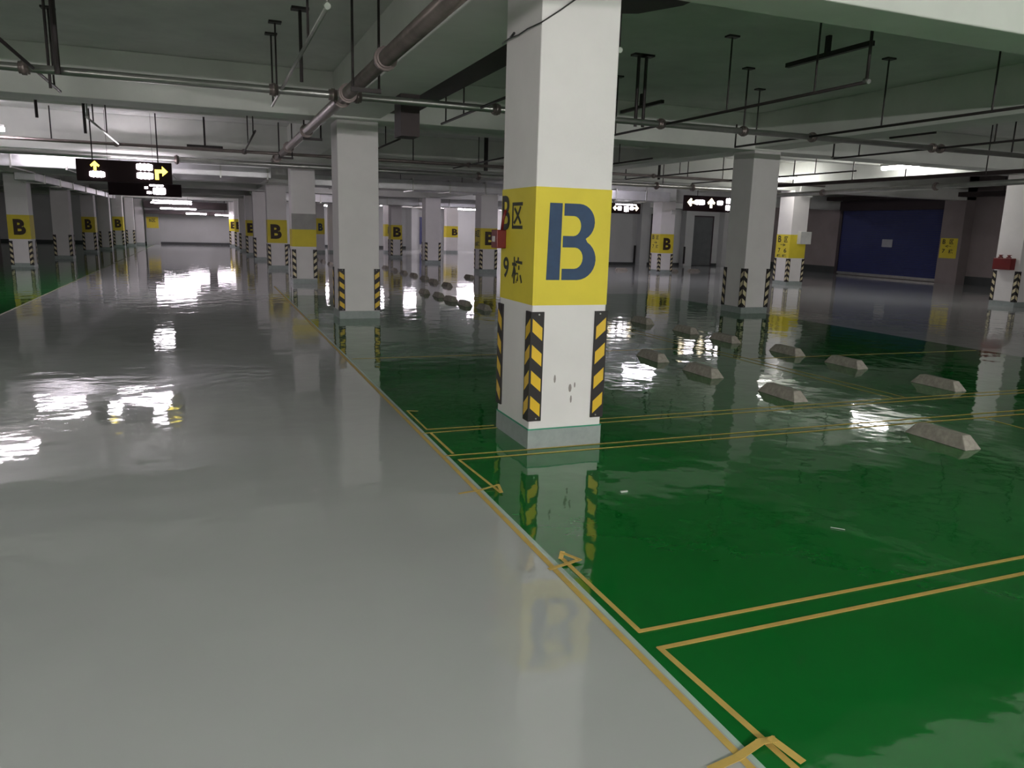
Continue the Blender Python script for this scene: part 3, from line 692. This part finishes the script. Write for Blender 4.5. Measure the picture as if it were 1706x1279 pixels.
tape('pale tape line touching the near pillar plinth, front side', [(1.385, 4.70), (1.98, 4.685), (6.2, 4.62), (9.9, 4.57)], 0.016)
tape('short tape edge left of the near pillar foot', [(1.462, 4.74), (1.458, 5.27)], 0.02)
tape('pale tape line behind the near pillar, nearer of the pair', [(1.385, 5.29), (1.98, 5.30)], 0.014)
tape('pale tape corner behind the near pillar with a loose end', [(1.455, 6.0), (1.455, 5.39), (1.98, 5.37)], 0.016)
tape('pale tape line right of the near pillar, nearer of the far pair', [(2.58, 5.23), (9.9, 5.16)], 0.014)
tape('pale tape line right of the near pillar, farther of the far pair', [(2.58, 5.34), (9.9, 5.27)], 0.014)
tape('pale tape line between the two wheel stop rows, left of the pair', [(5.90, 16.0), (5.98, 9.0), (6.07, 5.34)], 0.014)
tape('pale tape line between the two wheel stop rows, right of the pair', [(6.04, 16.0), (6.12, 9.0), (6.22, 5.34)], 0.014)
tape('pale tape line at the right edge before the nearest wheel stop', [(6.20, 4.46), (6.12, 2.33)], 0.016)
tape('thin pale line across dark bays under the large plain pillar', [(6.2, 7.6), (10.0, 7.5)], 0.012)
tape('thin pale line across dark bays farther behind', [(1.45, 8.6), (5.9, 8.5)], 0.012)
tag(obj('floor_tape', strip(MB(), [(-3.02, 12.0), (-3.02, 49.0)], 0.03, 0.0015), simple('faint_line_paint', (0.30, 0.29, 0.17), 0.5)), 'faint yellow line along the left side of the lane', 'tape')
def curl(label, pts, w):
    o = obj('tape_curl', strip(MB(), pts, w), TAPE); return tag(o, label, 'tape')
curl('curled loose tape end nearest the camera at the bottom', [(1.27, 1.56, .003), (1.37, 1.575, .004), (1.47, 1.60, .012), (1.505, 1.59, .018), (1.53, 1.50, .008)], 0.028)
curl('curled loose tape end reflected beside the near pillar image', [(1.36, 2.90, .003), (1.44, 2.915, .006), (1.52, 2.93, .012), (1.47, 3.01, .018), (1.455, 2.99, .006)], 0.022)
curl('curled loose tape end left in front of the near pillar', [(1.27, 3.97, .002), (1.40, 3.985, .004), (1.52, 4.01, .016), (1.50, 3.90, .010)], 0.018)
curl('curled loose tape end left behind the near pillar', [(1.455, 6.0, .003), (1.52, 5.93, .012)], 0.022)
tag(obj('debris_chip', MB().box(2.18, 2.225, 3.712, 3.724, 0.0, 0.008), WHITE), 'tiny white chip lying on the green floor', 'debris')
tag(obj('debris_chip', MB().tube([(2.98, 2.90, .004), (3.03, 2.85, .004)], .002, 6), WHITE), 'thin pale sliver lying on the green floor at right', 'debris')
